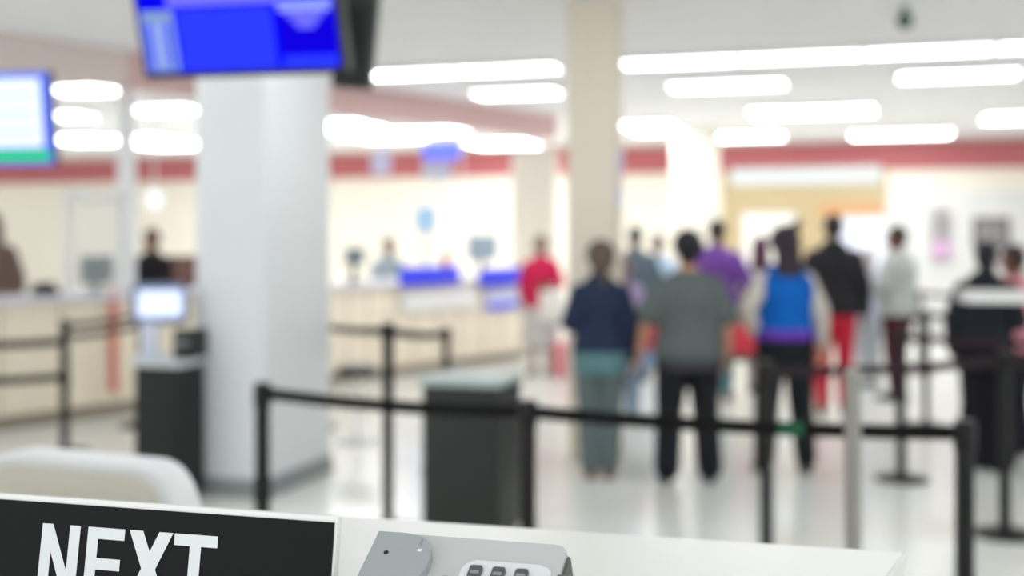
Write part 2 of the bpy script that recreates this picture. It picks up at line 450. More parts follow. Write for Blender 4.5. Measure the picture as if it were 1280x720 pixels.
# ---------------------------------------------------------------- stanchions
def stanchion(label, p, h=1.0, r=.0315, m=black_metal, low=False, tall_cap=False, group=None):
    t = thing('stanchion', label, 'barrier post', (p.x, p.y, 0), ROOM_RZ, group)
    bm = NB(); lathe(bm, [(.175, 0), (.178, .012), (.15, .026), (.06, .04), (r+.006, .05)]); obj('base', bm, m, t)
    bm = NB(); cyl(bm, (0, 0, .03), (0, 0, h-.09), r, seg=28); obj('post', bm, m, t)
    bm = NB(); lathe(bm, [(r+.003, h-.1), (r+.006, h-.095), (r+.006, h-.012), (r, h)]); obj('belt_cassette', bm, m, t)
    if low:
        bm = NB(); lathe(bm, [(r+.002, .5), (r+.006, .505), (r+.006, .595), (r+.002, .6)]); obj('belt_cassette', bm, m, t)
    return t
def belt(t, q, z=.95, m=black_belt, hh=.05, z2=None, sag=.015, parts=None):
    """retractable belt from post t to the point q (world)"""
    z2 = z if z2 is None else z2
    a = Vector((t.location.x, t.location.y, z)); b = Vector((q.x, q.y, z2))
    d = (b-a).normalized(); d.z = 0; d.normalize()
    a2 = a+d*.036; b2 = b-d*.036
    n = 12; bm = NB(); side = Vector((-d.y, d.x, 0))*.0015
    inv = Matrix.Rotation(-t.rotation_euler.z, 4, 'Z') @ Matrix.Translation(-t.location)
    rings = []
    for k in range(n+1):
        f = k/n; c = a2.lerp(b2, f); c.z -= sag*4*f*(1-f)
        rings.append([inv @ (c+s*side+Vector((0, 0, e*hh/2))) for s, e in ((-1, -1), (1, -1), (1, 1), (-1, 1))])
    loft(bm, rings)
    return obj('belt', bm, m, t, smooth=False)
P328, P660, P1205 = gx(328, 5.05), gx(660, 4.5), gx(1206, 4.0)
a = stanchion('black belt post in front of pale grey column, left end of near line', P328, low=True)
b = stanchion('near black belt post just right of the charcoal pedestal', P660)
c = stanchion('nearest black belt post at the right end of near line', P1205)
belt(a, P660, .955); bb = belt(b, P1205, .955)
# green patch on the near belt
q = P660.lerp(P1205, .63); dl = (P1205-P660).normalized()
bm = NB(); bx(bm, (0, 0, 0), (.085, .008, .052))
inv = Matrix.Rotation(-b.rotation_euler.z, 4, 'Z') @ Matrix.Translation(-b.location)
o = obj('belt_tag', bm, green_belt, b); lp = inv @ (q+Vector((0, 0, .941)))
o.location = lp; o.rotation_euler = (0, 0, math.atan2(dl.y, dl.x)-b.rotation_euler.z); o['label'] = 'dark green tag on the black belt'
# second line
P958, P1255 = gx(958, 5.95), gx(1256, 6.5)
a = stanchion('black belt post in front of the person in the blue vest', P958)
b = stanchion('black belt post with round base at the right edge, behind nearest post', P1255)
belt(a, P1255, .945, maroon_belt); belt(b, gx(1400, 6.1), .945, maroon_belt)
PR = gx(1400, 6.1); stanchion('black belt post outside the right edge ending the second line', PR)
# third and fourth lines among the queue
P1127 = gx(1127, 8.0)
a = stanchion('black belt post with wide round base standing on floor right of blue vest', P1127)
b = stanchion('far black belt post hidden beyond the right edge on third line', gx(1390, 7.6))
belt(a, gx(1390, 7.6), .945, maroon_belt)
a = stanchion('slim far belt post left of the person in black jacket at right', gx(1158, 10.3), r=.027)
b = stanchion('far belt post beyond right edge, fourth line', gx(1400, 9.9), r=.027)
belt(a, gx(1400, 9.9), .95, maroon_belt)
a = stanchion('very far belt post between grey sweatshirt and poster', gx(1150, 14.4), r=.027)
b = stanchion('very far belt post beyond right edge, last line', gx(1400, 13.4), r=.027)
belt(a, gx(1400, 13.4), .95, maroon_belt)
# left line near the counter
P80 = gx(81, 9.0)
a = stanchion('leftmost visible black belt post carrying two belts in front of the counter', P80, low=True)
PL = gx(-90, 8.7); stanchion('black belt post outside the left edge carrying two belts', PL, low=True)
belt(a, PL, .84, black_belt, .06); belt(a, PL, .575, black_belt, .06)
P150 = gx(176, 10.3)
b = stanchion('slim belt post beside the counter hidden behind kiosk', P150, r=.027)
belt(a, P150, .96, maroon_belt, .045); belt(a, P150, .87, maroon_belt, .045)
P487, P557, P395 = gx(485, 6.6), gx(558, 8.25), gx(395, 10.2)
a = stanchion('tall black belt post just left of charcoal pedestal', P487, h=1.146)
b = stanchion('slim black belt post behind the charcoal pedestal', P557, r=.027)
c = stanchion('belt post hidden behind pale grey column', P395)
belt(a, P557, 1.095, z2=.955); belt(a, P395, 1.095, z2=.88)
# grey metal pole
t = thing('metal_pole_stand', 'slim brushed steel pole stand in front of near belt, right of centre', 'pole', gx(1066, 3.75), ROOM_RZ)
bm = NB(); lathe(bm, [(.16, 0), (.16, .012), (.05, .022), (.03, .03)]); obj('base', bm, steel, t)
bm = NB(); cyl(bm, (0, 0, .02), (0, 0, 1.18), .025, seg=28); obj('pole', bm, steel, t)
bm = NB(); ell(bm, (0, 0, 1.18), (.027, .027, .02)); obj('cap', bm, steel, t)

# ---------------------------------------------------------------- kiosk and pedestal
def pedestal(name, label, cat, p, w, d, h, m, topm):
    t = thing(name, label, cat, p, ROOM_RZ)
    bm = NB(); bx(bm, (0, d/2, (h-.035)/2+.02), (w, d, h-.075), bev=.008); obj('cabinet', bm, m, t)
    bm = NB(); bx(bm, (0, d/2, .015), (w-.04, d-.04, .03)); obj('plinth', bm, black_plastic, t)
    bm = NB(); bx(bm, (0, d/2-.01, h-.02), (w+.02, d+.02, .04), bev=.008); obj('top', bm, topm, t)
    bm = NB(); bx(bm, (0, -.004, h*.48), (w-.05, .008, h-.17), bev=.003); obj('door', bm, m, t)
    return t
K = gx(196, 7.27)
pedestal('kiosk_cabinet', 'black cabinet with pale top left of pale grey column', 'cabinet', K, .315, .285, .87, black_lam, worktop_grey)
pedestal('pedestal_cabinet', 'charcoal pedestal cabinet with pale edge top behind near belt', 'cabinet', gx(575, 6.3), .425, .42, .87, charcoal, mat('sage worktop', (170, 184, 180), .4))
kM = Matrix.Translation(K) @ Matrix.Rotation(ROOM_RZ, 4, 'Z')
t = thing('kiosk_monitor', 'rounded grey monitor with glowing screen on the black cabinet', 'monitor', kM @ Vector((-.07, .14, .87)), 0.28)
bm = NB(); bx(bm, (-.06, 0, .11), (.11, .1, .22), bev=.02); bx(bm, (-.04, 0, .01), (.2, .18, .02), bev=.006); obj('stand', bm, mat('pale blue grey plastic', (206, 212, 226), .4), t)
bm = NB(); bx(bm, (0, 0, .335), (.35, .1, .26), bev=.045); bx(bm, (0, .1, .33), (.24, .12, .2), bev=.04); obj('housing', bm, mat('blue grey casing', (96, 108, 134), .4), t)
bm = NB(); bx(bm, (0, -.045, .338), (.285, .02, .185), bev=.03)
vs = bm.verts
obj('display', bm, emit('kiosk screen', (214, 226, 255), 1.2), t)
t = thing('label_printer', 'black printer on the cabinet beside the glowing monitor', 'printer', kM @ Vector((.105, .2, .87)), ROOM_RZ)
bm = NB(); bx(bm, (0, 0, .09), (.13, .2, .18), bev=.015); obj('body', bm, black_plastic, t)
bm = NB(); bx(bm, (0, -.1, .1), (.09, .02, .03)); obj('paper_slot', bm, grey_plastic, t)
# low black stool behind the column
t = thing('stool', 'low black stool right of the pale grey column near the counter', 'stool', gx(446, 9.5))
bm = NB(); lathe(bm, [(.15, .53), (.17, .545), (.17, .585), (.14, .605)]); obj('seat', bm, black_plastic, t)
bm = NB(); cyl(bm, (0, 0, .03), (0, 0, .53), .02); obj('stem', bm, white_plastic, t)
bm = NB(); lathe(bm, [(.17, 0), (.17, .012), (.05, .03), (.02, .04)]); obj('base', bm, mat('pale metal', (190, 192, 192), .4), t)

# ---------------------------------------------------------------- screens hanging from the ceiling
def screen_tv(label, loc, rz, tilt, w, h, depth):
    t = thing('wall_screen', label, 'screen', loc, rz); t.rotation_euler = (tilt, 0, rz)
    bm = NB(); bx(bm, (0, depth/2, h/2), (w, depth, h), bev=.008)
    bx(bm, (0, depth+.03, h/2), (w*.6, .06, h*.6), bev=.02); obj('housing', bm, black_plastic, t)
    return t
RZA = -math.radians(12.6)
w, h = .945, .56
t = screen_tv('big blue screen hanging in front of the pale grey column', Vector(((-.71-1.626)/2, (5.12+5.325)/2, 2.31)), RZA, math.radians(18), w, h, .1)
def patch(name, m, x0, x1, z0, z1, y=-.002, parent=None, pts=None):
    bm = NB()
    if pts is None: pts = [(x0, z0), (x1, z0), (x1, z1), (x0, z1)]
    bm.faces.new([bm.verts.new((p[0], y, p[1])) for p in pts])
    return obj(name, bm, m, parent, smooth=False)
b_mid, b_deep, b_dark = emit('screen blue', (40, 56, 248), 1), emit('screen deep blue', (6, 6, 226), 1), emit('screen dark blue', (14, 2, 205), 1)
b_lav, b_grey, b_pale = emit('screen lavender', (112, 112, 250), 1), emit('screen grey', (122, 146, 190), 1), emit('screen pale', (150, 164, 250), 1)
W2 = w/2-.02; HB = .03; HT = h-.025
d = patch('display', b_deep, -W2, W2, HB, HT, -.003, t)
patch('screen_graphic', b_lav, -.31, .2, .315, .36, -.006, d)
patch('screen_graphic', b_grey, -W2+.01, -.29, HB+.006, .30, -.006, d)
for k in range(3): patch('screen_graphic', b_pale if k % 2 else b_mid, -W2+.03+.045*k, -W2+.05+.045*k, HB+.02, .25, -.009, d)
patch('screen_graphic', b_mid, -.275, .17, HB+.006, .30, -.006, d)
patch('screen_graphic', b_dark, .2, W2-.01, .095, .30, -.006, d)
patch('screen_graphic', b_mid, .2, W2-.01, HB+.006, .085, -.006, d)
for k, (hw, z) in enumerate(((.125, .30), (.115, .275), (.085, .25), (.06, .225), (.04, .203))):
    patch('screen_graphic', b_pale if k < 2 else b_lav, .32-hw, .32+hw, z, z+.019, -.010, d)
bm = NB(); cyl(bm, (0, .15, .4), (0, .02, 1.1), .03); obj('ceiling_mount', bm, black_metal, t)
# narrow black housing hanging behind the right end of the screen
t2 = thing('equipment_housing', 'narrow black upright housing hanging behind right end of the blue screen', 'box', pt(437, 108, 5.5), 0)
t2.rotation_euler = (0, math.radians(5), math.radians(-4))
bm = NB(); bx(bm, (0, .06, .36), (.175, .12, .72), bev=.01); obj('case', bm, mat('soft black plastic', (34, 40, 39), .5), t2)
bm = NB(); bx(bm, (0, -.003, .36), (.13, .008, .62), bev=.003); obj('cover', bm, mat('soft black plastic', (34, 40, 39), .5), t2)
bm = NB(); cyl(bm, (0, .06, .7), (-.03, .06, 1.06), .025); obj('ceiling_mount', bm, black_metal, t2)
# left white screen
D = 7.2
t = screen_tv('white screen with blue border and green bar at left edge', Vector(((-35-640)/F*D, D+.1, CAMH+(300-206)/F*D)), math.radians(-8), math.radians(8), .98, .56, .07)
e_bl, e_wh, e_gr = emit('border blue', (96, 120, 238), 1.0), emit('screen white', (226, 240, 255), 1.05), emit('bar green', (24, 205, 62), 1.0)
d = patch('display', e_bl, -.487, .487, .004, .556, -.003, t)
patch('screen_graphic', e_wh, -.45, .43, .11, .52, -.006, d)
patch('screen_graphic', e_gr, -.45, .465, .03, .085, -.006, d)
for k in range(3): patch('screen_graphic', emit('screen ice', (206, 226, 252), 1.0), -.42, .38, .18+.11*k, .22+.11*k, -.009, d)
bm = NB(); cyl(bm, (0, .1, .4), (0, -.03, 1.3), .025); obj('ceiling_mount', bm, black_metal, t)

# ---------------------------------------------------------------- foreground counter, sign, telephone, chair
HC = 1.2
pA = ray_plane(0, 617, Vector((0, 0, HC)), Vector((0, 0, 1)))
pB = ray_plane(1133, 690, Vector((0, 0, HC)), Vector((0, 0, 1)))
ed = (pB-pA).normalized(); en = Vector((-ed.y, ed.x, 0))
pL = pB-ed*2.6; cut = (ray_plane(1110, 720, Vector((0, 0, HC)), Vector((0, 0, 1)))-pB).normalized()
pC = pB+cut*.62; pD = pL-en*.62
t = thing('reception_counter', 'white reception counter across the bottom of the view', 'counter', (pB.x, pB.y, 0), 0)
def rel(p): return (p.x-pB.x, p.y-pB.y)
bm = NB(); prism(bm, [rel(pL), rel(pD), rel(pC), rel(pB)], HC-.045, HC)
bmesh.ops.bevel(bm, geom=list(bm.edges), offset=.003, segments=2, affect='EDGES'); obj('worktop', bm, counter_white, t)
ins = [rel(pL-en*.05), rel(pD+en*.08), rel(pC+en*.08-ed*.08), rel(pB-en*.05-ed*.08)]
bm = NB(); prism(bm, ins, .1, HC-.045); obj('cabinet', bm, mat('grey white laminate', (206, 206, 198), .5), t, smooth=False)
ins = [rel(pL-en*.08), rel(pD+en*.11), rel(pC+en*.11-ed*.11), rel(pB-en*.08-ed*.11)]
bm = NB(); prism(bm, ins, 0, .1); obj('kick_plate', bm, grey_base, t, smooth=False)

# NEXT sign: board leaning back slightly, parallel with the counter
lean = math.radians(9.4)
sp = pt(209, 634, 1.275)
ua = Vector((math.cos(math.radians(16)), -math.sin(math.radians(16)), 0)); va = Vector((-ua.y, ua.x, 0))
up = va*math.sin(lean)+Vector((0, 0, math.cos(lean)))
nrm = ua.cross(up).normalized()
def loc_s(px, py):
    p = ray_plane(px, py, sp, nrm)-sp
    return p.dot(ua), p.dot(up)
xr, _ = loc_s(421, 660)
hgt = (sp.z-HC)/math.cos(lean)
xl = xr-.50
R3 = Matrix((ua, -nrm, up)).transposed().to_4x4()      # local x along counter, y away from viewer, z up the board
t = bpy.data.objects.new('counter_sign', None); COL.objects.link(t)
t.matrix_world = Matrix.Translation(sp-up*hgt) @ R3
tag(t, 'black counter sign reading NEXT in white letters with white edge', 'sign')
bm = NB(); bx(bm, ((xl+xr)/2, .006, hgt/2+.0025), (xr-xl, .012, hgt-.001), bev=.001); obj('backing_board', bm, mat('white acrylic', (244, 244, 240), .35), t)
x1, _ = loc_s(416.5, 686); _, zt = loc_s(209, 638.5)
bm = NB(); bx(bm, ((xl+.004+x1)/2, -.001, (hgt+zt+.004)/2), (x1-xl-.004, .003, hgt+zt-.004)); obj('face', bm, mat('black vinyl', (22, 23, 23), .55, spec=.15, var=.03), t, smooth=False)
LN = [0]
def letters():
    ax, az = loc_s(56, 655); ex, ez = loc_s(275, 669)
    tot = ex-ax; ztop = hgt+(az+ez)/2
    px = tot/219.0; cap = 79*px
    L = NB()
    def poly(pts, x0, h=None):
        LN[0] += .00006
        v = [L.verts.new((ax+(x0+p[0])*px, -.0031-LN[0], ztop-cap+p[1]*cap)) for p in pts]
        f = L.faces.new(v)
    s = 13.5; N = 49; E = 46.5; X = 54; T = 52; hb = .155
    # N
    x = 0
    poly([(0, 0), (s, 0), (s, 1), (0, 1)], x); poly([(N-s, 0), (N, 0), (N, 1), (N-s, 1)], x)
    poly([(N-s*1.02, 0), (N-.01, 0), (s*1.02, 1), (.01, 1)], x)
    x = 59
    poly([(0, 0), (s, 0), (s, 1), (0, 1)], x)
    for z in (0, .5-hb/2+.01, 1-hb): poly([(s, z), (E-(3 if 0 < z < .6 else 0), z), (E-(3 if 0 < z < .6 else 0), z+hb), (s, z+hb)], x)
    x = 111; d = 17
    poly([(0, 0), (d, 0), (X, 1), (X-d, 1)], x); poly([(X-d, 0), (X, 0), (d, 1), (0, 1)], x)
    x = 167
    poly([(0, 1-hb), (T, 1-hb), (T, 1), (0, 1)], x); poly([(T/2-s/2, 0), (T/2+s/2, 0), (T/2+s/2, 1-hb), (T/2-s/2, 1-hb)], x)
    return L
obj('lettering', letters(), mat('white vinyl', (226, 230, 230), .45, var=.02), t, smooth=False)
bm = NB()
for s in (.25, .75):
    for v in bx(bm, (xl+(xr-xl)*s, .05, .04), (.03, .08, .05)):
        if v.co.z < .04: v.co.z = v.co.y*math.tan(lean)+.0005
        elif v.co.y > .05: v.co.z = .03
obj('rear_foot', bm, mat('white acrylic', (244, 244, 240), .35), t, smooth=False)
bpy.context.view_layer.update()
# telephone
ph_tilt = math.radians(29)
topm = pt(594, 671, 1.235)
wid = .198; flen = .18
zt = topm.z-HC; foot = flen*math.cos(ph_tilt); zf = zt-flen*math.sin(ph_tilt)
base_c = Vector((topm.x, topm.y, HC))
t = thing('desk_telephone', 'grey desk telephone with handset and keypad on white counter', 'telephone', base_c, math.atan2(ua.y, ua.x))
slope = math.atan2(zt-zf, foot)
FM = Matrix.Translation((0, 0, zt)) @ Matrix.Rotation(slope, 4, 'X')     # face frame: x right, y up the slope (0 at the top edge), z out
silver = mat('silver grey plastic', (201, 204, 203), .38, spec=.5, var=.02)
silver_hi = mat('pale grey plastic', (206, 209, 209), .38, spec=.5, var=.02)
silver_dk = mat('mid grey plastic', (166, 172, 174), .36, spec=.5, var=.02)
side_dk = mat('dark grey plastic', (84, 86, 86), .4)
hw = wid/2
# wedge body from side sections
bm = NB()
prof = [(0, 0), (0, zt-.006), (-.004, zt-.001), (-.012, zt-.006), (-foot, zf), (-foot, 0)]
def corner(x, ins): return [Vector((x, y+(-ins if y > -.02 else 0)+(ins if y < -foot+.02 else 0), max(0, z-(ins*.6 if z > .01 else 0)))) for y, z in prof]
loft(bm, [corner(-hw, .004), corner(-hw+.004, 0), corner(hw-.012, 0), corner(hw-.004, .002), corner(hw, .007)])
body = obj('body', bm, silver, t, ang=50)
bm = NB()
sp2 = [(-.004, .0), (-.004, zt-.009), (-.014, zt-.011), (-foot+.01, zf-.006), (-foot+.01, 0)]
loft(bm, [[Vector((hw-.006, y, z)) for y, z in sp2], [Vector((hw+.003, y-.001, max(0, z-.004))) for y, z in sp2], [Vector((hw+.006, y-.003, max(0, z-.022))) for y, z in sp2]])
obj('side_panel', bm, side_dk, t, ang=30)
bm = NB(); bx(bm, (.012, -.1, .0015), (.17, .12, .003), bev=.001, M=FM)
def rrect(x0, x1, y0, y1, r, seg=8):
    out = []
    for cx, cy, a0 in ((x1-r, y1-r, 0), (x0+r, y1-r, 90), (x0+r, y0+r, 180), (x1-r, y0+r, 270)):
        for k in range(seg+1):
            a = math.radians(a0+90*k/seg); out.append((cx+r*math.cos(a), cy+r*math.sin(a)))
    return out
def slab_face(pts, z0, z1, bev=.0015):
    b = NB(); prism(b, pts, z0, z1)
    top = [e for e in b.edges if all(abs(v.co.z-z1) < 1e-6 for v in e.verts)]
    if bev: bmesh.ops.bevel(b, geom=top, offset=bev, segments=2, affect='EDGES')
    bmesh.ops.transform(b, matrix=FM, verts=b.verts)
    return b
bm.free()
obj('keypad_plate', slab_face(rrect(.0, .091, -.175, -.036, .012), -.002, .0035), mat('white key plate', (234, 238, 238), .35, var=.01), t)
# handset : ear end, grip and mouth end
ear = rrect(-hw-.001, -hw+.066, -.068, -.010, .026)
ear = [(-hw-.002, -.010), (-hw-.002, -.096), (-hw+.02, -.096)]
for k in range(17):
    a = math.radians(-88+160*k/16); ear.append((-hw+.038+.028*math.cos(a), -.052+.040*math.sin(a)))
ear.append((-hw+.03, -.010))
hs = obj('handset', slab_face(ear, -.003, .011, .003), silver_dk, t)
hb_ = slab_face(rrect(-hw-.002, -hw+.045, -.14, -.0965, .004), -.003, .011, .003)
obj('grip', hb_, silver_dk, hs)
obj('mouthpiece', slab_face(rrect(-hw-.002, -hw+.066, -.178, -.135, .018), -.003, .011, .003), silver_dk, hs)
bm = NB(); cyl(bm, FM @ Vector((-hw+.018, -.043, .0105)), FM @ Vector((-hw+.018, -.043, .0116)), .0026, seg=20); obj('microphone_hole', bm, black_plastic, hs)
bm = NB(); bx(bm, (-hw+.050, -.026, .0095), (.004, .011, .004), bev=.001, M=FM); obj('tab_and_highlight', bm, mat('violet grey plastic', (150, 150, 158), .4), hs)
bm = NB(); bx(bm, (-hw+.052, -.036, .0095), (.005, .004, .004), bev=.001, M=FM); obj('tab_and_highlight', bm, white_plastic, hs)  # small white block stands in for a highlight dot on the handset
# keys
key_m = mat('charcoal key', (86, 86, 88), .4); key_mark_m = mat('pale key marking', (150, 150, 152), .3)  # paler tone is for the plain marking strip on each key
def key_bm(): return slab_face(rrect(-.0078, .0078, -.0075, .0075, .003), .003, .0075, .0015)
for r_ in range(4):
    for c_ in range(3):
        kb = NB(); prism(kb, rrect(-.0066, .0066, -.0082, .0082, .003), .003, .0075)
        bmesh.ops.transform(kb, matrix=FM @ Matrix.Translation((.0160+.0235*c_, -.055-.025*r_, 0)), verts=kb.verts)
        ko = obj('key', kb, key_m, t, ang=30)
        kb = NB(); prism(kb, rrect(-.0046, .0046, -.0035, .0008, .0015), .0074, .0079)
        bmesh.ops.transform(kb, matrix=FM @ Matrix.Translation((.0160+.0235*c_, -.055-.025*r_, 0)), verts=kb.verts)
        obj('key_mark', kb, key_mark_m, ko, ang=30)
for k in range(4):
    kb = NB(); prism(kb, rrect(-.006, .006, -.0045, .0045, .0035), -.001, .004)
    bmesh.ops.transform(kb, matrix=FM @ Matrix.Translation((-.012, -.066-.024*k, 0)), verts=kb.verts)
    obj('function_key', kb, key_m, t, ang=30)
bm = NB(); cyl(bm, (hw-.002, -.038, zt-.031), (hw+.013, -.038, zt-.031), .010, .0085); obj('side_knob', bm, side_dk, t)
# cord from the left side of the phone
bm = NB()
prev = None
for k in range(90):
    a = k/89; base_p = Vector((-hw-.004-.02*math.sin(a*PI), -foot*.8-.05*a, .016-.008*a)); ang = k*1.1
    q = base_p+Vector((.006*math.cos(ang), 0, .006*math.sin(ang)))
    if prev is not None: caps(bm, prev, .0016, q, .0016, 6)
    prev = q
obj('coiled_cord', bm, side_dk, t)

# staff chair
CH = gx(108, 3.0)
CHR = math.radians(-24)
t = thing('office_chair', 'cream high backed chair behind black NEXT sign', 'chair', CH, CHR)
shell = mat('cream moulded plastic', (206, 202, 188), .45, var=.02); rim_m = mat('pale grey rim', (222, 224, 224), .35)
def back_ring(y, ins, top=1.060):
    w_, z0, r = .36-ins, .62+ins, .16-ins*.6
    zt_ = top-ins
    pts = []
    for cx, cz, a0, rr in ((w_-r, zt_-r, 0, r), (-w_+r, zt_-r, 90, r), (-w_+.08, z0+.08, 180, .08), (w_-.08, z0+.08, 270, .08)):
        for k in range(11):
            a = math.radians(a0+9*k)
            x = cx+rr*math.cos(a); z = cz+rr*math.sin(a)
            if cz > .8: z = cz+rr*.55*math.sin(a)+rr*.45*1.0*(1 if True else 0)*math.sin(a)**1
            pts.append(Vector((x, y+.25*(x*x)*.0+.10*(abs(x)/.36)**2*-.6+(z-.8)*.10, z)))
    return pts
bm = NB(); loft(bm, [back_ring(-.045, .045), back_ring(-.055, .022), back_ring(-.045, .006), back_ring(-.02, .0), back_ring(.05, .0), back_ring(.075, .03), back_ring(.08, .06)])
obj('rim', bm, rim_m, t, ang=60)
bm = NB(); loft(bm, [back_ring(-.066, .075), back_ring(-.063, .04), back_ring(-.055, .026), back_ring(.0, .04)])
obj('back_panel', bm, shell, t, ang=60)
bm = NB(); bx(bm, (0, .27, .47), (.52, .5, .09), bev=.035); obj('seat', bm, shell, t)
bm = NB(); bx(bm, (0, 0, .56), (.07, .025, .32), bev=.008); bx(bm, (0, .12, .42), (.07, .28, .02)); obj('back_bracket', bm, black_plastic, t)
bm = NB(); cyl(bm, (0, .27, .1), (0, .27, .43), .03); obj('gas_lift', bm, steel, t)
for k in range(5):
    a = 2*PI*k/5+.3; q = Vector((.28*math.cos(a), .27+.28*math.sin(a), 0))
    bm = NB(); caps(bm, (0, .27, .11), .026, (q.x, q.y, .075), .016); lg = obj('base_leg', bm, black_plastic, t)
    bm = NB(); cyl(bm, (q.x-.012, q.y, .028), (q.x+.012, q.y, .028), .028); cyl(bm, (q.x, q.y, .03), (q.x, q.y, .075), .01); obj('caster', bm, black_plastic, lg)

# ---------------------------------------------------------------- people
SKIN = {'light': mat('light skin', (222, 178, 152), .55), 'tan': mat('tan skin', (190, 140, 112), .55), 'brown': mat('brown skin', (128, 88, 68), .55)}
eye_m = mat('eye white', (235, 232, 226), .3); iris_m = mat('dark iris', (50, 38, 32), .3); lip_m = mat('lip', (170, 96, 90), .5)
def torso_rings(b, z0, z1, inf, n=28):
    T = [(.74, .150, .110, 0), (.84, .172, .122, -.012), (.93, .176, .126, -.015), (1.04, .156, .112, 0), (1.14, .152, .108, .004), (1.26, .172, .120, 0),
         (1.335, .170, .108, -.004), (1.395, .130, .09, -.006), (1.445, .082, .072, -.004), (1.49, .058, .06, .0)]
    def samp(z):
        if z <= T[0][0]: return T[0]
        for p, q in zip(T, T[1:]):
            if p[0] <= z <= q[0]:
                f = (z-p[0])/(q[0]-p[0]); f = f*f*(3-2*f)*.5+f*.5
                return tuple(p[i]+(q[i]-p[i])*f for i in range(4))
        return T[-1]
    zs = [z0+(z1-z0)*k/16 for k in range(17)]
    out = []
    for z in zs:
        _, rx, ry, yo = samp(z)
        k = b if z < 1.4 else 1+(b-1)*.4
        out.append([Vector(((rx*k+inf)*math.cos(2*PI*i/n), yo+(ry*(k*1.05 if b > 1 else k)+inf)*math.sin(2*PI*i/n), z)) for i in range(n)])
    return out
ARM = {'down': ((.245, -.03, 1.13), (.255, .03, .88)), 'bent': ((.245, -.03, 1.13), (.15, .19, 1.10)), 'fold': ((.24, .02, 1.13), (.02, .18, 1.16)),
       'out': ((.275, -.02, 1.14), (.31, .05, .90)), 'fwd': ((.24, .06, 1.15), (.17, .27, 1.03)), 'hip': ((.32, -.07, 1.16), (.21, .05, .98))}
def person(label, loc, yaw, h, b, skin, hair, hairc, garments, arms=('down', 'down'), stance=.095, shoes=(40, 38, 38), fem=False, stride=0, head_yaw=0, group=None):
    k = h/1.72
    t = thing('person', label, 'person', loc, yaw, group)
    sh = .160*(.92 if fem else 1.0)*(1+(b-1)*.6)
    def side_arm(s, kind):
        e, w = ARM[kind]; f = sh/.165
        return Vector((s*sh, -.005, 1.352)), Vector((s*e[0]*f, e[1], e[2])), Vector((s*w[0]*f, w[1], w[2]))
    hips = {s: Vector((s*.088*b, -.005, .88)) for s in (-1, 1)}
    knees = {s: Vector((s*(.088*b+stance)/2, .02+s*stride*.4, .49)) for s in (-1, 1)}
    ank = {s: Vector((s*stance, -.01+s*stride, .085)) for s in (-1, 1)}
    lb = 1+(b-1)*.7
    S = Matrix.Scale(k, 4)
    def fin(name, me, m, parent=t):
        me.transform(S); return link(name, me, m, parent)
    # body
    bm = NB()
    loft(bm, torso_rings(b, .78, 1.49, 0))
    caps(bm, (0, -.005, 1.42), .056, (0, .01, 1.54), .052)
    HM = Matrix.Translation((0, .018, 1.605)) @ Matrix.Rotation(head_yaw, 4, 'Z')
    def hell(c, r): ell(bm, HM @ Vector(c), r, rot=Matrix.Rotation(head_yaw, 4, 'Z'))
    hell((0, -.008, .02), (.076, .094, .095)); hell((0, .02, -.03), (.063, .072, .085)); hell((0, .035, -.085), (.035, .04, .03))
    caps(bm, HM @ Vector((0, .088, .005)), .009, HM @ Vector((0, .106, -.03)), .013)
    hell((0, .075, .03), (.055, .02, .014)); hell((0, .088, -.058), (.024, .012, .010))
    for s in (-1, 1): hell((s*.078, -.002, -.01), (.011, .02, .032))
    wr = {}
    for s, kind in zip((-1, 1), arms):
        p, e, w = side_arm(s, kind); wr[s] = (e, w)
        caps(bm, p, .052*lb, e, .04*lb); caps(bm, e, .04*lb, w, .027)
        d = (w-e).normalized(); c = Vector((0, 0, -1)) if kind in ('down', 'out') else Vector((-s, .3, 0)).normalized()
        d = (d*.8+c*.35).normalized()
        acr = Vector((0, 1, 0)) if kind in ('down', 'out', 'hip') else Vector((0, 0, 1))
        acr = (acr-d*acr.dot(d)).normalized(); inn = d.cross(acr)*1
        if inn.x*s > 0: inn = -inn
        pc_ = w+d*.05
        for f in (-.026, -.009, .009, .026): caps(bm, w+acr*f*.5, .018, w+d*.085+acr*f, .0125, 8)
        for f, ln in ((-.030, .058), (-.010, .072), (.010, .078), (.030, .07)):
            a0 = w+d*.085+acr*f; a1 = a0+d*ln*.5+inn*.012; a2 = a1+d*ln*.42+inn*.024
            caps(bm, a0, .0105, a1, .0092, 8); caps(bm, a1, .0092, a2, .0078, 8)
        t0 = w+d*.03+acr*.026; t1 = t0+d*.035+acr*.026+inn*.012; t2 = t1+d*.03+acr*.006+inn*.012
        caps(bm, t0, .014, t1, .011, 8); caps(bm, t1, .011, t2, .009, 8)
    for s in (-1, 1):
        caps(bm, hips[s], .086*b, knees[s], .056*lb); caps(bm, knees[s], .056*lb, ank[s], .038)
        caps(bm, knees[s]+Vector((0, -.02, -.1)), .055*lb, ank[s]+Vector((0, -.01, .12)), .04)
        caps(bm, ank[s]+Vector((0, -.02, -.045)), .034, ank[s]+Vector((s*.015, .14, -.052)), .028)
    fin('body', remesh(bm, .0072, 3), SKIN[skin])
    for s in (-1, 1):
        bm = NB(); ell(bm, HM @ Vector((s*.031, .0775, .008)), (.0125, .0125, .0105), sub=2)
        me = bpy.data.meshes.new('eye'); bm.to_mesh(me); bm.free(); eo = fin('eye', me, eye_m)
        bm = NB(); ell(bm, HM @ Vector((s*.031, .088, .008)), (.006, .004, .006), sub=2)
        me = bpy.data.meshes.new('iris'); bm.to_mesh(me); bm.free(); fin('iris', me, iris_m, eo)
    # shoes
    shm = mat('shoe %d %d %d' % shoes, shoes, .5)
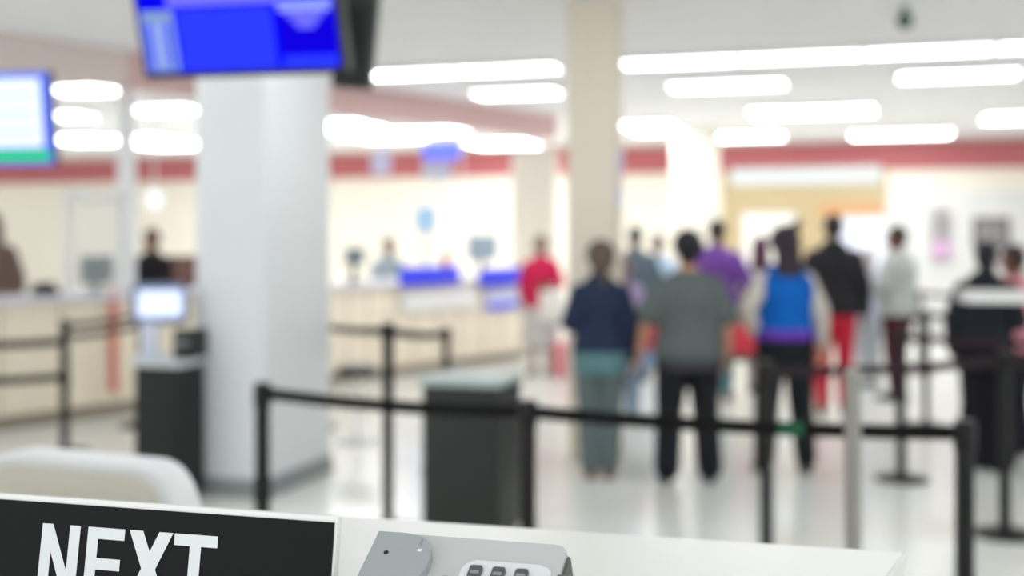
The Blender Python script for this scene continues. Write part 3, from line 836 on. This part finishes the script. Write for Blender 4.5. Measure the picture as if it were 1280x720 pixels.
    for s in (-1, 1):
        bm = NB(); a = ank[s]
        caps(bm, a+Vector((0, -.035, -.048)), .042, a+Vector((s*.006, .07, -.05)), .044)
        caps(bm, a+Vector((s*.006, .07, -.052)), .044, a+Vector((s*.016, .15, -.058)), .036)
        caps(bm, a+Vector((0, -.02, -.03)), .043, a+Vector((0, -.01, .02)), .044)
        me = remesh(bm, .009, 3, zmin=.004); fin('shoe', me, shm)
    # garments
    for g in garments:
        kind, name, c = g[0], g[1], g[2]; o_ = g[3] if len(g) > 3 else {}
        m = mat('%s cloth %d %d %d' % ((name,)+c), c, .85, var=.12, scale=14, bump=.3, spec=.15)
        bm = NB()
        if kind == 'top':
            inf = o_.get('inf', .016)
            loft(bm, torso_rings(b, o_.get('hem', .82), 1.47, inf))
            sl = o_.get('sleeve', 1)
            for s, kd in zip((-1, 1), arms):
                p, e, w = side_arm(s, kd)
                if sl == 0: continue
                caps(bm, p, .054*lb+inf*.8, e if sl > .5 else p.lerp(e, sl*1.7), (.043 if sl > .5 else .05)*lb+inf*.9)
                if sl > .5: caps(bm, e, .043*lb+inf*.9, e.lerp(w, (sl-.5)*1.9), .034*lb+inf*.7)
            if o_.get('hood'): ell(bm, (0, -.075, 1.44), (.12, .06, .07))
            if o_.get('collar'): caps(bm, (0, -.01, 1.45), .072, (0, -.005, 1.49), .07)
        elif kind == 'band':
            loft(bm, torso_rings(b, o_['z0'], o_['z1'], o_.get('inf', .02)))
        elif kind == 'legs':
            inf = o_.get('inf', .014); end = o_.get('end', 1)
            loft(bm, torso_rings(b, .765, 1.0, inf*.9))
            for s in (-1, 1):
                caps(bm, hips[s]+Vector((0, 0, .02)), .088*b+inf, knees[s], .062*lb+inf)
                if end > .5:
                    q = knees[s].lerp(ank[s], (end-.5)*2*.97)
                    caps(bm, knees[s], .062*lb+inf, q, o_.get('cuff', .05)+inf)
        elif kind == 'skirt':
            n = 28; rr = []
            for f in range(9):
                z = .98-(.98-o_.get('hem', .5))*f/8; q = .17*b+.012+(.05*f/8)
                rr.append([Vector((q*math.cos(2*PI*i/n), -.005+q*.75*math.sin(2*PI*i/n), z)) for i in range(n)])
            loft(bm, rr)
        fin(name, remesh(bm, .0125, o_.get('it', 5)), m)
    # hair
    hm = mat('hair %d %d %d' % hairc, hairc, .6, var=.25, scale=40, spec=.3, bump=.4)
    if hair:
        bm = NB(); Q = Matrix.Rotation(head_yaw, 4, 'Z')
        def he(c, r): ell(bm, HM @ Vector(c), r, rot=Q)
        hq = 1.32 if hair in ('pony', 'tuft') else 1.0
        he((0, -.02*hq, .034), (.085*hq, .098, .096*(1+(hq-1)*.5))); he((0, -.05*hq, -.02), (.072*hq, .062*hq, .075*hq))
        if hair == 'curly':
            for i in range(40):
                a = random.uniform(0, 2*PI); f = random.uniform(-.3, 1)
                he((.082*math.cos(a)*math.sqrt(1-f*f*.9), -.025+.09*math.sin(a)*math.sqrt(1-f*f*.9)-.01, .035+.095*f), (.034, .034, .034))
        if hair in ('long', 'pony'):
            he((0, -.07, .06), (.05, .05, .05))
        if hair == 'long':
            for x in (-.05, -.02, .02, .05):
                caps(bm, HM @ Vector((x, -.075, .02)), .046, HM @ Vector((x*1.05, -.112, -.19)), .05); caps(bm, HM @ Vector((x*1.05, -.112, -.19)), .05, HM @ Vector((x*.8, -.125, -.36)), .03)
        if hair == 'pony':
            caps(bm, HM @ Vector((0, -.09, .0)), .03, HM @ Vector((0, -.125, -.08)), .042); caps(bm, HM @ Vector((0, -.125, -.08)), .042, HM @ Vector((.01, -.12, -.22)), .02)
        if hair == 'bun':
            he((.02, -.06, .12), (.05, .05, .045))
        if hair == 'tuft':
            caps(bm, HM @ Vector((.03, -.05, .1)), .04, HM @ Vector((.075, -.08, .15)), .03)
            for x in (-.045, 0, .045):
                caps(bm, HM @ Vector((x, -.075, .02)), .048, HM @ Vector((x, -.112, -.19)), .05); caps(bm, HM @ Vector((x, -.112, -.19)), .05, HM @ Vector((x*.8, -.125, -.34)), .03)
        fin('hair', remesh(bm, .009, 3), hm)
    return t, {s: (t.matrix_basis @ (wr[s][1]*k)) for s in wr}, k
def R(d): return math.radians(d)

def tote(label, p, w, h, d, m, strap=.2, rz=ROOM_RZ, bottom=None):
    t = thing('tote_bag', label, 'bag', p, rz)
    bm = NB(); bx(bm, (0, 0, h/2), (w, d, h), bev=min(.03, d*.3))
    for v in bm.verts: v.co.x *= 1-.12*(v.co.z/h)
    obj('bag_body', bm, m, t)
    bm = NB(); prev = None
    for k in range(17):
        a = PI*k/16; q = Vector((-w*.28*math.cos(a), 0, h-.01+strap*math.sin(a)))
        if prev: caps(bm, prev, .008, q, .008, 8)
        prev = q
    obj('handle', bm, m, t)
    if bottom:
        bm = NB(); bx(bm, (0, 0, .03), (w+.006, d+.006, .07), bev=.01); obj('bottom_panel', bm, bottom, t)
    return t

person('person in navy jacket with brown ponytail and grey green leggings, back turned', gx(750, 8.1), R(-6), 1.58, 1.03, 'light', 'pony', (92, 80, 68),
       [('legs', 'leggings', (100, 112, 114), {'inf': .022, 'cuff': .056}), ('band', 'shirt_tail', (98, 136, 140), {'z0': .76, 'z1': .96, 'inf': .022}), ('top', 'jacket', (42, 52, 76), {'hem': .92, 'inf': .028, 'collar': 1})],
       arms=('bent', 'down'), stance=.07, shoes=(104, 74, 66), fem=True, head_yaw=R(12))
person('broad person in grey green t-shirt and black trousers, seen from behind', gx(860, 7.95), R(4), 1.635, 1.19, 'tan', 'curly', (34, 34, 38),
       [('legs', 'trousers', (32, 32, 38), {'inf': .028, 'cuff': .066}), ('top', 'shirt', (92, 101, 99), {'hem': .86, 'inf': .036, 'sleeve': .5}), ('band', 'shirt_tail', (70, 70, 78), {'z0': .78, 'z1': .88, 'inf': .026})],
       arms=('out', 'down'), stance=.15, shoes=(30, 30, 32))
t_, hd, _ = person('person in purple shirt standing behind the grey green t-shirt', gx(896, 12), R(-20), 1.8, 1.15, 'brown', 'short', (40, 36, 38),
       [('legs', 'trousers', (88, 130, 138), {}), ('top', 'shirt', (112, 72, 150), {'hem': .92, 'inf': .026, 'sleeve': .8})], arms=('down', 'out'), head_yaw=R(10))
hp = hd[1]
tote('red tote bag with dark green bottom between grey green t-shirt and blue vest', Vector((hp.x-.07, hp.y-.2, .42)), .34, .34, .1, mat('red canvas', (214, 64, 78), .7), .16, bottom=mat('dark green canvas', (40, 66, 58), .7))
person('person in slate jacket and blue jeans behind navy jacket person', gx(794, 13.5), R(8), 1.75, 1.1, 'brown', 'short', (58, 62, 62),
       [('legs', 'jeans', (118, 140, 164), {}), ('top', 'jacket', (92, 106, 116), {'hem': .86, 'inf': .028})], arms=('down', 'bent'))
person('person in light blue shirt between slate jacket and t-shirt', gx(822, 14.4), R(-10), 1.66, 1.05, 'tan', 'short', (110, 104, 100),
       [('legs', 'jeans', (132, 150, 172), {}), ('top', 'shirt', (178, 200, 222), {'hem': .88, 'inf': .02})])
t_, hd, _ = person('person in lilac top mostly hidden behind navy jacket person', gx(779, 10.6), R(-25), 1.46, 1.05, 'light', 'long', (120, 96, 100),
       [('legs', 'jeans', (110, 130, 152), {}), ('top', 'shirt', (176, 158, 196), {'hem': .88, 'inf': .02, 'sleeve': .6})], arms=('down', 'bent'), fem=True)
hp = hd[1]
tote('pinkish red bag held by the person in lilac top', Vector((hp.x+.02, hp.y-.02, .62)), .22, .30, .1, mat('rose canvas', (206, 82, 96), .7), .05)
t_, hd, _ = person('person in crimson shirt and pale grey skirt beside beige column', gx(676, 14.3), R(165), 1.65, 1.12, 'brown', 'short', (120, 92, 84),
       [('skirt', 'skirt', (200, 196, 192), {'hem': .34}), ('top', 'shirt', (202, 40, 82), {'hem': .74, 'inf': .024, 'sleeve': .75})], arms=('bent', 'down'), fem=True, shoes=(52, 46, 44))
hp = hd[-1]
tote('white tote bag held in front of the crimson shirt', Vector((hp.x+.03, hp.y-.02, hp.z-.405)), .3, .36, .09, mat('white canvas', (238, 234, 226), .7), .06)
p = gx(702, 14.0)
tote('pink bag on floor beside crimson shirt person', Vector((p.x, p.y, 0)), .2, .42, .14, mat('pink canvas', (222, 140, 146), .7), .2)
person('person with long dark hair in blue vest and cream sleeves, back turned', gx(981, 8.25), R(5), 1.68, 1.06, 'light', 'tuft', (48, 38, 46),
       [('legs', 'leggings', (30, 34, 38), {'inf': .026}), ('top', 'sweater', (206, 198, 186), {'hem': .95, 'inf': .02}), ('top', 'vest', (18, 96, 184), {'hem': .98, 'inf': .032, 'sleeve': 0}),
        ('band', 'vest_hem', (104, 62, 172), {'z0': .94, 'z1': 1.02, 'inf': .036})], arms=('hip', 'out'), stance=.15, shoes=(40, 40, 44), fem=True)
person('tall person in black jacket and red trousers behind the blue vest', gx(1042, 11), R(-14), 1.83, 1.04, 'brown', 'short', (44, 36, 38),
       [('legs', 'trousers', (198, 44, 66), {}), ('top', 'jacket', (46, 46, 50), {'hem': .86, 'inf': .034, 'hood': 1})], arms=('down', 'down'))
person('person in pale grey sweatshirt with dark maroon trousers facing left', gx(1122, 12), R(55), 1.74, 1.25, 'brown', 'short', (46, 38, 36),
       [('legs', 'trousers', (70, 34, 46), {}), ('top', 'sweatshirt', (176, 180, 176), {'hem': .84, 'inf': .03})], arms=('fwd', 'down'))
person('person in lavender grey shirt just left of the pale sweatshirt', gx(1086, 13), R(20), 1.5, 1.12, 'tan', 'short', (190, 184, 188),
       [('legs', 'trousers', (176, 182, 186), {}), ('top', 'shirt', (182, 182, 200), {'hem': .84, 'inf': .024})])
person('person in white top half hidden behind left shoulder of blue vest', gx(951, 12.5), R(-15), 1.64, 1.05, 'brown', 'long', (84, 52, 68),
       [('legs', 'trousers', (168, 160, 156), {}), ('top', 'shirt', (222, 216, 224), {'hem': .88, 'inf': .02, 'sleeve': .5})], fem=True)
person('person in black jacket and black trousers at right, turned sideways', gx(1233, 8.4), R(-35), 1.585, 1.0, 'brown', 'short', (32, 34, 40),
       [('legs', 'trousers', (30, 30, 36), {'cuff': .09, 'inf': .04}), ('band', 'shirt_tail', (124, 126, 136), {'z0': .88, 'z1': 1.0, 'inf': .032}), ('top', 'jacket', (40, 44, 50), {'hem': .97, 'inf': .036, 'collar': 1, 'hood': 1})], arms=('down', 'bent'))
person('person in pink shirt at the right edge beside black jacket person', gx(1268, 8.9), R(40), 1.56, 1.15, 'brown', 'short', (66, 50, 50),
       [('legs', 'trousers', (34, 34, 40), {'cuff': .07}), ('top', 'shirt', (224, 148, 158), {'hem': .86, 'inf': .026, 'sleeve': .5})], arms=('fwd', 'down'), fem=True)
# white folder box between the two right hand people
p = pt(1243, 371, 8.0)
t = thing('document_box', 'long white flat box held before the two people at right', 'box', (p.x, p.y, p.z-.035), R(-6))
bm = NB(); bx(bm, (0, 0, .03), (.42, .26, .06), bev=.006); obj('tray', bm, white_plastic, t)
bm = NB(); bx(bm, (0, 0, .065), (.43, .27, .02), bev=.005); obj('lid', bm, mat('white card', (232, 230, 228), .6), t)
# clerks behind the counter
c = on_w(486, 1.4)
person('clerk in grey shirt behind middle service counter', c, R(200), 1.63, 1.05, 'brown', 'short', (84, 86, 84),
       [('legs', 'trousers', (60, 64, 70), {}), ('top', 'shirt', (176, 192, 200), {'hem': .84, 'inf': .022, 'sleeve': .6})], arms=('fwd', 'fwd'))
c = on_w(190, 1.5)
person('clerk in black top behind counter between white post and column', c, R(160), 1.72, 1.12, 'brown', 'short', (96, 84, 76),
       [('legs', 'trousers', (60, 54, 54), {}), ('top', 'shirt', (40, 38, 42), {'hem': .84, 'inf': .024})], arms=('fwd', 'fwd'))
c = on_w(-13, 1.3)
person('clerk in dark brown top cut off by the left edge', c, R(190), 1.88, 1.05, 'brown', 'long', (120, 112, 104),
       [('legs', 'trousers', (60, 54, 54), {}), ('top', 'shirt', (118, 100, 92), {'hem': .84, 'inf': .024})], arms=('down', 'fwd'), fem=True)
# brown chair back behind the counter
c = on_w(228, 2.3)
t = thing('office_chair', 'brown office chair behind counter beside the clerk in black', 'chair', c, R(200))
br_m = mat('brown upholstery', (116, 84, 78), .7)
bm = NB(); bx(bm, (0, -.2, 1.08), (.46, .08, .66), bev=.05); obj('backrest', bm, br_m, t)
bm = NB(); bx(bm, (0, .04, .6), (.48, .46, .09), bev=.035); obj('seat', bm, br_m, t)
bm = NB(); bx(bm, (0, -.18, .68), (.06, .03, .26)); bx(bm, (0, -.08, .555), (.06, .2, .02)); obj('back_bracket', bm, black_plastic, t)
bm = NB(); cyl(bm, (0, .04, .08), (0, .04, .56), .03); obj('gas_lift', bm, black_plastic, t)
for k in range(5):
    a = 2*PI*k/5; q = Vector((.27*math.cos(a), .04+.27*math.sin(a), 0))
    bm = NB(); caps(bm, (0, .04, .09), .024, (q.x, q.y, .06), .016); lg = obj('base_leg', bm, black_plastic, t)
    bm = NB(); cyl(bm, (q.x-.012, q.y, .026), (q.x+.012, q.y, .026), .026); cyl(bm, (q.x, q.y, .028), (q.x, q.y, .06), .01); obj('caster', bm, black_plastic, lg)

# ---------------------------------------------------------------- light and camera
w_ = bpy.data.worlds.new('World'); scene.world = w_; w_.use_nodes = True
bg = w_.node_tree.nodes['Background']; bg.inputs['Color'].default_value = (.96, .98, 1, 1); bg.inputs['Strength'].default_value = 1.25
cam = bpy.data.cameras.new('Camera'); co = bpy.data.objects.new('Camera', cam); COL.objects.link(co)
co.location = (0, 0, CAMH); co.rotation_euler = (PI/2, 0, 0)
cam.sensor_width = 36; cam.lens = F/1280*36; cam.shift_y = -60/1280
cam.clip_start = .05; cam.clip_end = 200
cam.dof.use_dof = True; cam.dof.focus_distance = 1.27; cam.dof.aperture_fstop = 2.15; cam.dof.aperture_blades = 0
scene.camera = co
scene.view_settings.view_transform = 'Standard'
scene.view_settings.look = 'None'
scene.view_settings.exposure = .36
scene.cycles.use_denoising = True
scene.cycles.max_bounces = 8
